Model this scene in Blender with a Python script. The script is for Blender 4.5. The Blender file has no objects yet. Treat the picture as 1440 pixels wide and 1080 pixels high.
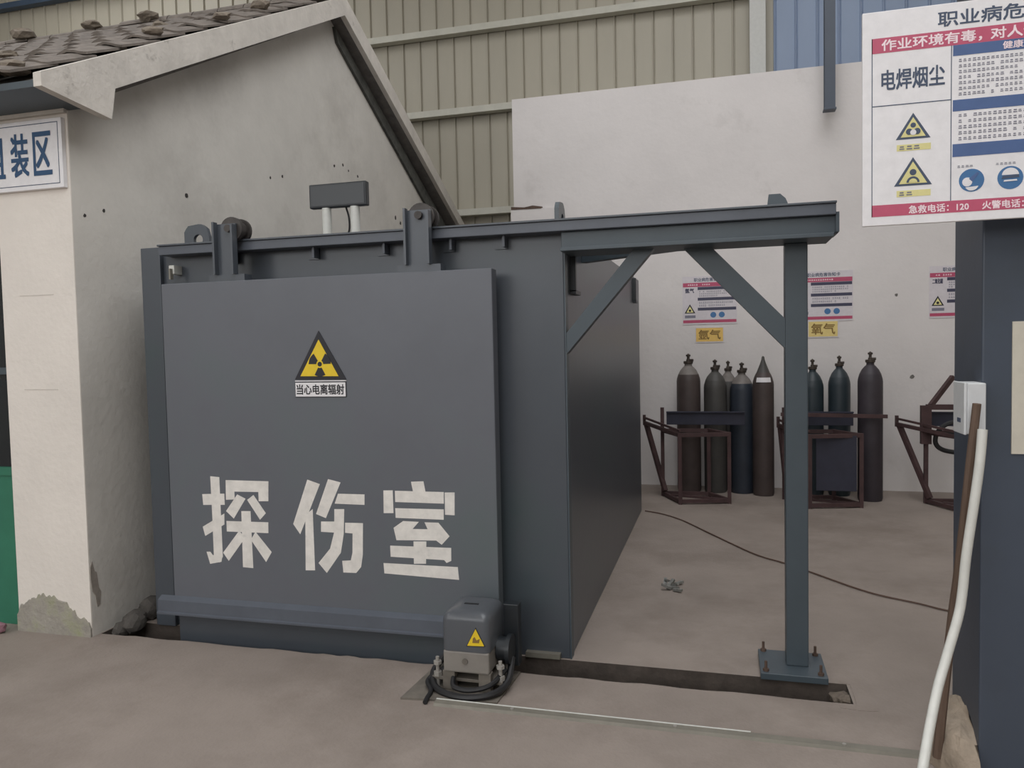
import bpy, bmesh, math, random
from mathutils import Vector, Matrix

random.seed(7)
scn = bpy.context.scene
COL = scn.collection

# ------------------------------------------------------------------ camera
def make_camera():
    yaw, pitch, roll = 0.266712, -0.048481, -0.021261
    f = Vector((-math.sin(yaw) * math.cos(pitch), math.cos(yaw) * math.cos(pitch), math.sin(pitch)))
    r = Vector((math.cos(yaw), math.sin(yaw), 0))
    u = r.cross(f)
    c, s = math.cos(roll), math.sin(roll)
    r2 = c * r + s * u
    u2 = -s * r + c * u
    cam = bpy.data.cameras.new('camera')
    cam.sensor_width = 36
    cam.lens = 36 * 1083.93 / 1440
    cam.clip_start = 0.05
    o = bpy.data.objects.new('camera', cam)
    m = Matrix((r2, u2, -f)).transposed().to_4x4()
    m.translation = Vector((0, 0, 1.6))
    o.matrix_world = m
    COL.objects.link(o)
    scn.camera = o
make_camera()

# ------------------------------------------------------------------ light
wd = bpy.data.worlds.new('sky')
wd.use_nodes = True
scn.world = wd
bg = wd.node_tree.nodes['Background']
bg.inputs[0].default_value = (0.98, 0.985, 1.0, 1)
bg.inputs[1].default_value = 2.0

def portal(name, loc, rot, sx, sy):
    l = bpy.data.lights.new(name, 'AREA')
    l.shape = 'RECTANGLE'
    l.size, l.size_y = sx, sy
    l.cycles.is_portal = True
    o = bpy.data.objects.new(name, l)
    o.location = loc
    o.rotation_euler = rot
    COL.objects.link(o)

vs = scn.view_settings
vs.view_transform = 'Standard'
vs.look = 'None'
vs.gamma = 1
vs.use_curve_mapping = False
vs.exposure = 0.8

# ------------------------------------------------------------------ materials
def lin(c):
    return tuple(((v / 255) / 12.92 if v / 255 <= 0.04045 else ((v / 255 + 0.055) / 1.055) ** 2.4) for v in c)

MATS = {}
def mat(name, rgb, rough=0.6, metal=0.0, var=0.12, scale=6.0, bump=0.0, bscale=40.0, stain=None, stretch=(1, 1, 1), spec=0.5):
    """painted / mottled surface: base colour broken up by world-space noise, optional fine relief,
    optional stain (rgb, scale, low, high)"""
    if name in MATS:
        return MATS[name]
    m = bpy.data.materials.new(name)
    m.use_nodes = True
    nt = m.node_tree
    b = nt.nodes['Principled BSDF']
    b.inputs['Roughness'].default_value = rough
    b.inputs['Metallic'].default_value = metal
    b.inputs['Specular IOR Level'].default_value = spec
    c = lin(rgb)
    geo = nt.nodes.new('ShaderNodeNewGeometry')
    mp = nt.nodes.new('ShaderNodeMapping')
    mp.inputs['Scale'].default_value = stretch
    nt.links.new(geo.outputs['Position'], mp.inputs[0])
    nz = nt.nodes.new('ShaderNodeTexNoise')
    nz.inputs['Scale'].default_value = scale
    nz.inputs['Detail'].default_value = 6
    nz.inputs['Roughness'].default_value = 0.65
    nt.links.new(mp.outputs[0], nz.inputs['Vector'])
    rp = nt.nodes.new('ShaderNodeValToRGB')
    rp.color_ramp.elements[0].position = 0.3
    rp.color_ramp.elements[1].position = 0.7
    rp.color_ramp.elements[0].color = tuple(v * (1 - var) for v in c) + (1,)
    rp.color_ramp.elements[1].color = tuple(min(1, v * (1 + var)) for v in c) + (1,)
    nt.links.new(nz.outputs['Fac'], rp.inputs[0])
    out = rp.outputs[0]
    if stain:
        srgb, sc, lo, hi = stain
        n2 = nt.nodes.new('ShaderNodeTexNoise')
        n2.inputs['Scale'].default_value = sc
        n2.inputs['Detail'].default_value = 7
        n2.inputs['Roughness'].default_value = 0.7
        nt.links.new(mp.outputs[0], n2.inputs['Vector'])
        r2 = nt.nodes.new('ShaderNodeMapRange')
        r2.inputs[1].default_value = lo
        r2.inputs[2].default_value = hi
        nt.links.new(n2.outputs['Fac'], r2.inputs[0])
        mx = nt.nodes.new('ShaderNodeMix')
        mx.data_type = 'RGBA'
        nt.links.new(r2.outputs[0], mx.inputs[0])
        nt.links.new(out, mx.inputs[6])
        mx.inputs[7].default_value = lin(srgb) + (1,)
        out = mx.outputs[2]
    nt.links.new(out, b.inputs['Base Color'])
    if bump > 0:
        n3 = nt.nodes.new('ShaderNodeTexNoise')
        n3.inputs['Scale'].default_value = bscale
        n3.inputs['Detail'].default_value = 4
        nt.links.new(mp.outputs[0], n3.inputs['Vector'])
        bp = nt.nodes.new('ShaderNodeBump')
        bp.inputs['Strength'].default_value = bump
        bp.inputs['Distance'].default_value = 0.01
        nt.links.new(n3.outputs['Fac'], bp.inputs['Height'])
        nt.links.new(bp.outputs[0], b.inputs['Normal'])
    MATS[name] = m
    return m

def flat(name, rgb, rough=0.6):
    return mat(name, rgb, rough, var=0.05, scale=25)

M_FLOOR = mat('concrete_floor', (143, 132, 124), 0.7, var=0.12, scale=1.7, bump=0.25, bscale=60, stain=((116, 105, 97), 0.8, 0.48, 0.75))
M_FLOORSEAM = mat('trench_concrete', (74, 66, 60), 0.9, var=0.3, scale=9, bump=0.5, bscale=30)
M_WHITEWALL = mat('white_painted_brick', (214, 209, 207), 0.8, var=0.05, scale=1.3, bump=0.25, bscale=18, stain=((188, 183, 180), 1.6, 0.6, 0.9))
M_SIDING = mat('beige_steel_sheet', (174, 168, 153), 0.5, var=0.09, scale=0.8, stretch=(1, 1, 0.25))
M_SIDING_BLUE = mat('hazed_blue_grey_sheet', (146, 162, 188), 0.5, var=0.09, scale=0.8, stretch=(1, 1, 0.25))  # blue-grey sheet whose colour also carries some bluish flare haze
M_FLASH = flat('pale_flashing', (206, 206, 202))
M_GIRT = mat('galvanised_girt', (196, 194, 182), 0.5, var=0.08, scale=5)
M_GIRT_D = mat('blue_painted_girt', (62, 78, 98), 0.5, var=0.1, scale=5)
M_GABLE = mat('grey_cement_render', (207, 203, 196), 0.9, var=0.1, scale=1.1, bump=0.35, bscale=26, stain=((178, 173, 166), 1.2, 0.5, 0.85))
M_PILLAR = mat('white_limewashed_render', (226, 219, 211), 0.88, var=0.05, scale=2.2, bump=0.3, bscale=30)
M_CORNICE = mat('cement_verge', (208, 202, 194), 0.9, var=0.12, scale=5, bump=0.5, bscale=30, stain=((110, 102, 96), 5.5, 0.62, 0.8))
M_TILE = mat('weathered_clay_tile', (120, 112, 105), 0.9, var=0.3, scale=9, bump=0.6, bscale=40)
M_LUMP = mat('dry_mortar', (128, 118, 106), 0.95, var=0.3, scale=14, bump=0.8, bscale=50)
M_HOLE = flat('dark_hole', (60, 56, 54), 0.95)
M_GREEN = mat('green_door_paint', (48, 116, 92), 0.5, var=0.12, scale=4)
M_GLASSDK = mat('dark_window_glass', (34, 38, 42), 0.12, var=0.1, scale=2)
M_DOOR = mat('slate_paint_lit', (97, 100, 107), 0.42, var=0.07, scale=1.6, bump=0.06, bscale=14, stain=((90, 100, 102), 0.8, 0.5, 0.75))  # the chamber's slate paint, lightened for glancing reflections on the door
M_STEEL = mat('slate_paint_shaded', (74, 79, 86), 0.33, var=0.07, scale=1.6, bump=0.06, bscale=14, stain=((68, 80, 82), 0.8, 0.5, 0.75))  # slate paint kept darker than the door's, with shade in its colour
M_STEEL2 = mat('slate_steel_frame_paint', (70, 80, 87), 0.42, var=0.09, scale=3, bump=0.06, bscale=25)
M_RAIL = mat('rail_paint', (84, 89, 98), 0.42, var=0.12, scale=4)
M_WHEEL = mat('greasy_wheel_steel', (72, 68, 66), 0.5, metal=0.4, var=0.3, scale=14)
M_COLUMN = mat('blue_grey_column_paint', (68, 76, 89), 0.45, var=0.08, scale=2.2, bump=0.05, bscale=20, stain=((64, 70, 76), 1.5, 0.55, 0.8))
M_WHITEPAINT = mat('stencil_white_paint', (224, 220, 214), 0.7, var=0.12, scale=13, stain=((176, 176, 172), 11, 0.6, 0.85))
M_BLACK = flat('print_black', (38, 38, 44), 0.6)
M_YELLOW = flat('sign_yellow', (228, 196, 40), 0.5)
M_PRINTWHITE = flat('print_white', (228, 226, 228), 0.55)
M_BOARD = flat('board_white', (232, 230, 232), 0.5)
M_RED = flat('print_red', (190, 84, 112), 0.5)
M_REDDK = flat('poster_red', (178, 74, 104), 0.55)
M_BLUE = flat('print_blue', (76, 100, 146), 0.5)
M_NAVY = flat('poster_navy', (62, 62, 84), 0.55)
M_SIGNBLUE = flat('sign_lettering_blue', (40, 78, 116), 0.5)
M_INK = flat('board_ink', (70, 82, 104), 0.6)
M_PINK = flat('red_band_lettering', (246, 226, 232), 0.5)
M_GREYINK = flat('fine_print_ink', (120, 120, 134), 0.6)
M_PALEYEL = flat('pale_yellow_print', (222, 214, 150), 0.55)
M_ORANGE = flat('placard_yellow', (226, 188, 104), 0.6)
M_PLACARD2 = flat('placard_pale_yellow', (222, 200, 130), 0.6)
M_PLACARDINK = flat('placard_ink', (132, 104, 52), 0.6)
M_PICTO = flat('pictogram_blue', (66, 112, 160), 0.5)
M_PAPER = flat('poster_paper', (206, 200, 204), 0.6)
M_DISPLAY = flat('display_case', (34, 38, 42), 0.4)
M_SCREEN = mat('display_glass', (28, 33, 37), 0.3, var=0.05, scale=9)
M_PVC = flat('white_pvc', (206, 206, 200), 0.5)
M_CABLE = flat('black_cable', (30, 30, 32), 0.5)
M_BROWNCABLE = flat('brown_cable', (92, 70, 60), 0.6)
M_MOTOR = mat('motor_grey_cover', (82, 85, 90), 0.3, var=0.06, scale=7)
M_MOTOR2 = mat('motor_cast_aluminium', (132, 127, 121), 0.45, var=0.1, scale=9)
M_PLATE = mat('oily_steel_plate', (110, 104, 96), 0.5, var=0.3, scale=9)
M_GALV = mat('galvanised_strip', (126, 122, 112), 0.5, metal=0.2, var=0.15, scale=9)
M_BOLT = flat('bolt_steel', (150, 146, 140), 0.4)
M_RUST = mat('rusty_steel', (88, 70, 60), 0.8, var=0.3, scale=20)
M_RACK = mat('red_oxide_primer', (70, 50, 50), 0.75, var=0.3, scale=8)
M_RACKBLUE = mat('dark_blue_rack_paint', (46, 47, 62), 0.6, var=0.2, scale=6)
M_WOOD = mat('brown_wood', (100, 82, 70), 0.8, var=0.2, scale=10, stretch=(6, 6, 0.6))
M_BEIGE = flat('beige_notice', (204, 198, 184), 0.7)
M_BOX = flat('switch_box_plastic', (206, 208, 210), 0.45)
M_MOUND = mat('grout_mound', (160, 146, 130), 0.95, var=0.2, scale=9, bump=0.7, bscale=40)
M_RUBBLE = mat('grey_rubble', (112, 108, 104), 0.95, var=0.25, scale=9, bump=0.7, bscale=30)
M_SCRAP = mat('scrap_metal', (128, 128, 124), 0.5, metal=0.3, var=0.4, scale=40)
M_HALLWALL = mat('hall_wall_sheet', (176, 172, 160), 0.7, var=0.06, scale=1)
M_FAINT = flat('faint_paint_mark', (208, 201, 193), 0.9)
M_SCAR = mat('plaster_scar', (146, 138, 130), 0.95, var=0.2, scale=20)
M_CRUMB = mat('crumbled_plaster', (158, 153, 144), 0.95, var=0.2, scale=12, bump=0.7, bscale=40, stain=((150, 152, 122), 6, 0.5, 0.7))
M_VERGE_SHADE = mat('verge_shade_strip', (84, 84, 80), 0.95, var=0.4, scale=8, bump=0.6, bscale=30)  # dark mottled tone standing in for shade under the verge
M_DIRT = mat('loose_dirt', (104, 94, 84), 0.95, var=0.3, scale=18, bump=0.8, bscale=50)
M_HEAP = mat('dark_heap', (82, 78, 74), 0.95, var=0.25, scale=9, bump=0.7, bscale=30)
M_PINKRAG = flat('pink_cloth', (150, 112, 122), 0.9)

# ------------------------------------------------------------------ mesh helpers
W = {}                                   # world location of every object made here

def link(name, me, m, parent=None, at=None):
    """link a mesh whose vertices are in world space; its origin goes to the middle of it"""
    vs_ = [v.co for v in me.vertices]
    lo = Vector((min(v.x for v in vs_), min(v.y for v in vs_), min(v.z for v in vs_)))
    hi = Vector((max(v.x for v in vs_), max(v.y for v in vs_), max(v.z for v in vs_)))
    c = at if at is not None else (lo + hi) / 2
    me.transform(Matrix.Translation(-c))
    me.materials.append(m)
    o = bpy.data.objects.new(name, me)
    COL.objects.link(o)
    W[o] = c
    if parent is not None:
        o.parent = parent
        o.location = c - W[parent]
    else:
        o.location = c
    return o

def obj(name, bm, m, parent=None, smooth=False):
    bmesh.ops.recalc_face_normals(bm, faces=bm.faces)
    me = bpy.data.meshes.new(name)
    bm.to_mesh(me)
    bm.free()
    if smooth:
        for p in me.polygons:
            p.use_smooth = True
        try:
            me.set_sharp_from_angle(angle=math.radians(40))
        except Exception:
            pass
    return link(name, me, m, parent)

def bx(bm, x0, x1, y0, y1, z0, z1, bev=0.0):
    r = bmesh.ops.create_cube(bm, size=1)
    for v in r['verts']:
        v.co = Vector((x0 if v.co.x < 0 else x1, y0 if v.co.y < 0 else y1, z0 if v.co.z < 0 else z1))
    if bev > 0:
        es = list({e for v in r['verts'] for e in v.link_edges})
        bmesh.ops.bevel(bm, geom=es, offset=bev, segments=2, affect='EDGES', profile=0.5)

def box(name, x0, x1, y0, y1, z0, z1, m, parent=None, bev=0.0):
    bm = bmesh.new()
    bx(bm, x0, x1, y0, y1, z0, z1, bev)
    return obj(name, bm, m, parent)

def bar(bm, a, b, w, h, up=(0, 0, 1), bev=0.0):
    """box beam from a to b, w across, h along up"""
    a, b = Vector(a), Vector(b)
    d = (b - a)
    L = d.length
    d.normalize()
    s = d.cross(Vector(up))
    if s.length < 1e-4:
        s = d.cross(Vector((0, 1, 0)))
    s.normalize()
    u = s.cross(d).normalized()
    r = bmesh.ops.create_cube(bm, size=1)
    for v in r['verts']:
        c = v.co.copy()
        v.co = a + d * (L * (c.x + 0.5)) + s * (w * c.y) + u * (h * c.z)
    if bev:
        es = list({e for v in r['verts'] for e in v.link_edges})
        bmesh.ops.bevel(bm, geom=es, offset=bev, segments=1, affect='EDGES')

def beam(name, a, b, w, h, m, parent=None, up=(0, 0, 1), bev=0.0):
    bm = bmesh.new()
    bar(bm, a, b, w, h, up, bev)
    return obj(name, bm, m, parent)

def lathe(bm, cx, cy, z0, prof, n=20):
    rings = []
    for r, z in prof:
        if r < 1e-5:
            rings.append([bm.verts.new((cx, cy, z0 + z))])
        else:
            rings.append([bm.verts.new((cx + r * math.cos(2 * math.pi * i / n), cy + r * math.sin(2 * math.pi * i / n), z0 + z)) for i in range(n)])
    for a, b in zip(rings[:-1], rings[1:]):
        for i in range(n):
            j = (i + 1) % n
            if len(a) == 1 and len(b) == 1:
                continue
            if len(a) == 1:
                bm.faces.new((a[0], b[i], b[j]))
            elif len(b) == 1:
                bm.faces.new((a[i], a[j], b[0]))
            else:
                bm.faces.new((a[i], a[j], b[j], b[i]))
    for ring in (rings[0], rings[-1]):
        if len(ring) > 1:
            bm.faces.new(ring)

def cyl(bm, a, b, r, n=14, r2=None):
    a, b = Vector(a), Vector(b)
    d = (b - a).normalized()
    s = d.cross(Vector((0, 0, 1)))
    if s.length < 1e-3:
        s = Vector((1, 0, 0))
    s.normalize()
    t = d.cross(s)
    r2 = r if r2 is None else r2
    A = [bm.verts.new(a + (s * math.cos(2 * math.pi * i / n) + t * math.sin(2 * math.pi * i / n)) * r) for i in range(n)]
    B = [bm.verts.new(b + (s * math.cos(2 * math.pi * i / n) + t * math.sin(2 * math.pi * i / n)) * r2) for i in range(n)]
    for i in range(n):
        bm.faces.new((A[i], A[(i + 1) % n], B[(i + 1) % n], B[i]))
    bm.faces.new(A)
    bm.faces.new(B)

def smooth_path(pts, n=8):
    """Catmull-Rom through the points"""
    P = [Vector(p) for p in pts]
    P = [P[0] * 2 - P[1]] + P + [P[-1] * 2 - P[-2]]
    out = []
    for i in range(1, len(P) - 2):
        for k in range(n):
            t = k / n
            p0, p1, p2, p3 = P[i - 1], P[i], P[i + 1], P[i + 2]
            out.append(0.5 * ((2 * p1) + (p2 - p0) * t + (2 * p0 - 5 * p1 + 4 * p2 - p3) * t * t + (3 * p1 - p0 - 3 * p2 + p3) * t ** 3))
    out.append(P[-2])
    return out

def tube(bm, pts, r, n=8, rend=None):
    rings = []
    N = len(pts)
    s = None
    for i, p in enumerate(pts):
        d = (pts[min(i + 1, N - 1)] - pts[max(i - 1, 0)]).normalized()
        if s is None:
            s = d.cross(Vector((0.3, 1, 0.2)))
        s = (s - d * s.dot(d)).normalized()
        t = s.cross(d).normalized()
        rr = r if rend is None else r + (rend - r) * i / (N - 1)
        rings.append([bm.verts.new(p + (s * math.cos(2 * math.pi * k / n) + t * math.sin(2 * math.pi * k / n)) * rr) for k in range(n)])
    for a, b in zip(rings[:-1], rings[1:]):
        for k in range(n):
            bm.faces.new((a[k], a[(k + 1) % n], b[(k + 1) % n], b[k]))
    bm.faces.new(rings[0])
    bm.faces.new(rings[-1])

def cable(name, pts, r, m, parent=None, n=8):
    bm = bmesh.new()
    tube(bm, smooth_path(pts, 8), r, n)
    return obj(name, bm, m, parent, smooth=True)

def prism(bm, poly, axis, a, b):
    """extrude a 2D outline: axis 'y' -> outline is (x,z), 'x' -> (y,z), 'z' -> (x,y)"""
    def P(p, t):
        return {'y': (p[0], t, p[1]), 'x': (t, p[0], p[1]), 'z': (p[0], p[1], t)}[axis]
    A = [bm.verts.new(P(p, a)) for p in poly]
    B = [bm.verts.new(P(p, b)) for p in poly]
    n = len(poly)
    for i in range(n):
        bm.faces.new((A[i], A[(i + 1) % n], B[(i + 1) % n], B[i]))
    bm.faces.new(A)
    bm.faces.new(B)

def ngon_obj(name, poly, axis, a, b, m, parent=None):
    bm = bmesh.new()
    prism(bm, poly, axis, a, b)
    return obj(name, bm, m, parent)

def disc_poly(cx, cz, r, n=24, a0=0, a1=2 * math.pi):
    full = abs(a1 - a0 - 2 * math.pi) < 1e-6
    k = n if full else n + 1
    return [(cx + r * math.cos(a0 + (a1 - a0) * i / n), cz + r * math.sin(a0 + (a1 - a0) * i / n)) for i in range(k)]

def lump(bm, c, r, sub=2, amp=0.25, sc=(1, 1, 1)):
    res = bmesh.ops.create_icosphere(bm, subdivisions=sub, radius=1)
    for v in res['verts']:
        k = 1 + random.uniform(-amp, amp)
        v.co = Vector((c[0] + v.co.x * r * sc[0] * k, c[1] + v.co.y * r * sc[1] * k, c[2] + v.co.z * r * sc[2] * k))

def text(name, body, x0, x1, z0, z1, y, m, parent, bold=0.012, keep=False):
    """flat lettering standing in the x-z plane, facing -y, fitted into the given rectangle"""
    cu = bpy.data.curves.new(name, 'FONT')
    cu.body = body
    cu.resolution_u = 2
    t = bpy.data.objects.new(name + '_tmp', cu)
    COL.objects.link(t)
    dg = bpy.context.evaluated_depsgraph_get()
    me = bpy.data.meshes.new_from_object(t.evaluated_get(dg))
    bpy.data.objects.remove(t)
    bpy.data.curves.remove(cu)
    xs = [v.co.x for v in me.vertices]
    zs = [v.co.y for v in me.vertices]
    ax, bx_, az, bz = min(xs), max(xs), min(zs), max(zs)
    for v in me.vertices:
        v.co = Vector((x0 + (v.co.x - ax) / (bx_ - ax) * (x1 - x0), y, z0 + (v.co.y - az) / (bz - az) * (z1 - z0)))
    # heavier strokes: the outline printed again with small shifts
    w = bold * (z1 - z0) / max(1, 1) * 1.6
    base = [v.co.copy() for v in me.vertices]
    polys = [tuple(p.vertices) for p in me.polygons]
    vv, ff = [], []
    shifts = [(0, 0)] if bold <= 0 else [(w, w), (-w, w), (w, -w), (-w, -w), (0, 0)]
    for k, (dx, dz) in enumerate(shifts):
        n0 = len(vv)
        vv += [(c.x + dx, c.y - 0.00004 * k, c.z + dz) for c in base]
        ff += [tuple(i + n0 for i in p) for p in polys]
    bpy.data.meshes.remove(me)
    me = bpy.data.meshes.new(name)
    me.from_pydata(vv, [], ff)
    return link(name, me, m, parent)

def rows(name, x0, x1, ztop, zbot, n, y, m, parent, pitch=0.016, fill=0.62):
    """lines of print too small to read: short marks in rows"""
    bm = bmesh.new()
    dz = (ztop - zbot) / n
    for i in range(n):
        z = ztop - dz * (i + 0.5)
        x = x0
        end = x1 if i < n - 1 else x0 + (x1 - x0) * random.uniform(0.55, 0.9)
        while x + pitch < end:
            if random.random() > 0.08:
                w = pitch * random.uniform(0.62, 0.82)
                hh = dz * fill * random.uniform(0.75, 1)
                vv = [bm.verts.new((px, y, pz)) for px, pz in ((x, z - hh / 2), (x + w, z - hh / 2), (x + w, z - hh / 6), (x, z - hh / 6))]
                bm.faces.new(vv)
                vv = [bm.verts.new((px, y, pz)) for px, pz in ((x + w * .1, z + hh / 8), (x + w * .9, z + hh / 8), (x + w * .9, z + hh / 2), (x + w * .1, z + hh / 2))]
                bm.faces.new(vv)
            x += pitch
    me = bpy.data.meshes.new(name)
    bm.to_mesh(me)
    bm.free()
    return link(name, me, m, parent)

def thing(name, label, cat, loc, group=None):
    o = bpy.data.objects.new(name, None)
    o.empty_display_size = 0.1
    o.location = loc
    COL.objects.link(o)
    W[o] = Vector(loc)
    tag(o, label, cat, group)
    return o

def tag(o, label, cat, group=None):
    o['label'] = label
    o['category'] = cat
    if group:
        o['group'] = group
    return o

def struct(o, label=None, cat=None):
    o['kind'] = 'structure'
    if label:
        o['label'] = label
        o['category'] = cat
    return o

# ================================================================== SETTING
TX0, TX1, TY0, TY1, TD = -3.46, 0.545, 3.58, 3.785, 0.13      # the trench of the sliding door

def build_floor():
    bm = bmesh.new()
    X = [-13, TX0, TX1, 9.5]
    Y = [-10, TY0, TY1, 10.6]
    for i in range(3):
        for j in range(3):
            if i == 1 and j == 1:
                continue
            bm.faces.new([bm.verts.new((x, y, 0)) for x, y in ((X[i], Y[j]), (X[i + 1], Y[j]), (X[i + 1], Y[j + 1]), (X[i], Y[j + 1]))])
    bmesh.ops.remove_doubles(bm, verts=bm.verts, dist=1e-4)
    fl = obj('floor', bm, M_FLOOR)
    struct(fl, 'worn beige-grey concrete workshop floor', 'floor')
    # rough sides and bottom of the trench
    bm = bmesh.new()
    n = 60
    prof = [(TY0, 0.0), (TY0, -TD), (TY1, -TD), (TY1, 0.0)]
    ringp = None
    for i in range(n + 1):
        x = TX0 + (TX1 - TX0) * i / n
        ring = []
        for k, (y, z) in enumerate(prof):
            jy = random.uniform(-0.006, 0.004) if k in (1, 2) else 0
            jz = random.uniform(-0.012, 0.012) if k in (1, 2) else 0
            ring.append(bm.verts.new((x, y + jy, z + jz)))
        if ringp:
            for k in range(3):
                bm.faces.new((ringp[k], ring[k], ring[k + 1], ringp[k + 1]))
        ringp = ring
        if i in (0, n):
            bm.faces.new(ring)
    obj('trench_lining', bm, M_FLOORSEAM, fl)
    # chipped edge of the trench: thin broken slivers of screed
    bm = bmesh.new()
    x = -3.3
    while x < TX1 - 0.15:
        w = random.uniform(0.12, 0.4)
        d = random.uniform(0.004, 0.014)
        prism(bm, [(x, TY0 - 0.002), (x + w * .3, TY0 + d), (x + w * .7, TY0 + d * .6), (min(x + w, TX1), TY0 - 0.002)], 'z', -0.03, 0.0008)
        x += w * random.uniform(1.0, 1.6)
    e = obj('chipped_edge', bm, M_FLOOR, fl)
    # rounded patch at the trench end
    bm = bmesh.new()
    pts = [(TX1 - 0.02, TY1 + .03), (TX1 + 0.05, TY1 + .03), (TX1 + .1, TY1 - .04), (TX1 + .115, TY0 + .05), (TX1 + .09, TY0 - .05), (TX1 + .02, TY0 - .06), (TX1 - 0.06, TY0 - .05), (TX1 - .06, TY0 - .004), (TX1 + .012, TY0 - .004), (TX1 + .016, TY1 + .002), (TX1 - .02, TY1 + .004)]
    prism(bm, pts, 'z', 0.0, 0.002)
    obj('repair_patch', bm, M_FLOOR, fl)
    bm = bmesh.new()
    for (x, y, z, rr) in ((0.52, 3.74, -.05, .05), (0.50, 3.66, -.09, .06), (0.53, 3.62, -.07, .045), (0.42, 3.70, -.13, .05), (-0.05, 3.68, -.13, .05), (0.0, 3.7, -.13, .04), (0.54, 3.69, -.03, .035)):
        lump(bm, (x, y, z), rr, 2, .2, (1.2, .9, .6))
    dd = obj('loose_dirt', bm, M_DIRT, fl)
    dd['kind'] = 'stuff'
    return fl
FLOOR = build_floor()

# ---- far wall: white painted masonry with steel sheeting behind and above
wb = box('wall_back', -2.335, 7.5, 8.8, 9.04, 0, 4.465, M_WHITEWALL)
struct(wb, 'white painted masonry wall behind the gas cylinders', 'wall')
box('wall_step', -2.365, -1.81, 8.765, 8.805, 0, 3.19, M_WHITEWALL, wb)
bm = bmesh.new()
prism(bm, [(-2.36, 3.19), (-2.0, 3.185), (-1.99, 3.205), (-2.1, 3.225), (-2.2, 3.21), (-2.36, 3.225)], 'y', 8.76, 8.8)
obj('broken_ledge', bm, M_RUST, wb)
# small nicks in the paint
for (x, z, r) in ((1.75, 2.05, .02), (1.9, 1.2, .03), (-0.1, 2.75, .015)):
    ngon_obj('paint_nick', [(x + r * random.uniform(.5, 1) * math.cos(a * .9), z + r * random.uniform(.4, 1) * math.sin(a * .9)) for a in range(7)], 'y', 8.7985, 8.8, M_RUBBLE, wb)

SY = 10.4
def panel_mesh(name, z1):
    w = 0.25
    prof = [(0, 0), (0.006, -0.02), (0.016, -0.02), (0.022, 0), (0.026, 0.014), (0.034, 0.014), (0.04, 0), (w, 0)]
    me = bpy.data.meshes.new(name)
    vs_ = [(x, y, z) for z in (0, z1) for x, y in prof]
    n = len(prof)
    me.from_pydata(vs_, [], [(i, i + 1, n + i + 1, n + i) for i in range(n - 1)])
    return me
far = box('wall_far', -12.7, 8.0, SY + 0.06, SY + 0.1, 0, 8.4, M_HALLWALL)
struct(far, 'tall steel sheet wall of the hall with horizontal girts', 'wall')
pm = panel_mesh('siding_panel', 8.3)
pm.materials.append(M_SIDING)
pmb = panel_mesh('siding_panel_blue', 8.3)
pmb.materials.append(M_SIDING_BLUE)
k = 0
x = -12.6
while x < 7.6:
    p = bpy.data.objects.new('siding_panel', pmb if 0.5 < x < 3.2 else pm)
    COL.objects.link(p)
    p.parent = far
    p.location = Vector((x, SY + random.uniform(0, 0.004), 0.0)) - W[far]
    x += 0.25
for z, m in ((6.0, M_GIRT), (4.905, M_GIRT), (3.515, M_GIRT), (7.36, M_GIRT_D)):
    bm = bmesh.new()
    X1 = 0.42 if z != 7.36 else 7.5
    X0 = -12.6
    bx(bm, X0, X1, SY - 0.16, SY - 0.035, z - 0.012, z)
    bx(bm, X0, X1, SY - 0.16, SY - 0.150, z - 0.075, z - 0.012)
    bx(bm, X0, X1, SY - 0.16, SY - 0.035, z - 0.087, z - 0.075)
    obj('girt', bm, m, far)
box('corner_flashing', 0.36, 0.55, SY - 0.2, SY - 0.03, 0, 8.2, M_FLASH, far, bev=0.004)

# dark steel bar that hangs down in front of the wall top
hb = thing('hanging_steel_bar', 'dark blue-grey steel bar hanging down over the top of the white wall', 'steel bar', (1.08, 8.6, 3.94))
bm = bmesh.new()
bx(bm, 1.03, 1.13, 8.55, 8.562, 3.96, 8.3)
bx(bm, 1.03, 1.13, 8.64, 8.652, 3.96, 8.3)
bx(bm, 1.072, 1.084, 8.562, 8.64, 3.96, 8.3)
obj('bar_section', bm, M_COLUMN, hb)
box('end_plate', 1.02, 1.14, 8.54, 8.662, 3.94, 3.96, M_COLUMN, hb, bev=0.003)

# unseen hall walls and roof; windows and skylights placed to shape the light
def hall():
    wl = struct(box('wall_left', -12.9, -12.7, -10, 10.6, 0, 8.4, M_HALLWALL))
    struct(box('wall_right', 9.3, 9.5, -10, 10.6, 0, 8.4, M_HALLWALL))
    wn = bmesh.new()
    bx(wn, -12.9, 9.5, -10, -9.8, 0, 3.0)
    bx(wn, -12.9, 9.5, -10, -9.8, 7.2, 8.4)
    bx(wn, 1.9, 9.5, -10, -9.8, 3.0, 7.2)
    for x in (-12.9, -8.2, -3.4, 1.4):
        bx(wn, x, x + 0.5, -10, -9.8, 3.0, 7.2)
    struct(obj('wall_near', wn, M_HALLWALL))
    ce = bmesh.new()
    edges = [(-12.9, -9.8), (-7.4, -1.6), (3.2, 9.5)]
    for a, b in edges:
        bx(ce, a, b, -10, 10.6, 8.4, 8.5)
    bx(ce, -1.6, 3.2, 7.0, 10.6, 8.4, 8.5)
    struct(obj('ceiling', ce, M_HALLWALL))
hall()
for x, y, w, h in ((-8.6, 0.3, 2.4, 20.6), (0.8, -1.5, 4.8, 17.0)):
    portal('unseen_skylight', (x, y, 8.45), (0, 0, 0), w, h)
portal('unseen_windows', (-5.5, -9.9, 5.1), (math.radians(90), 0, 0), 14.8, 4.2)

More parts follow.
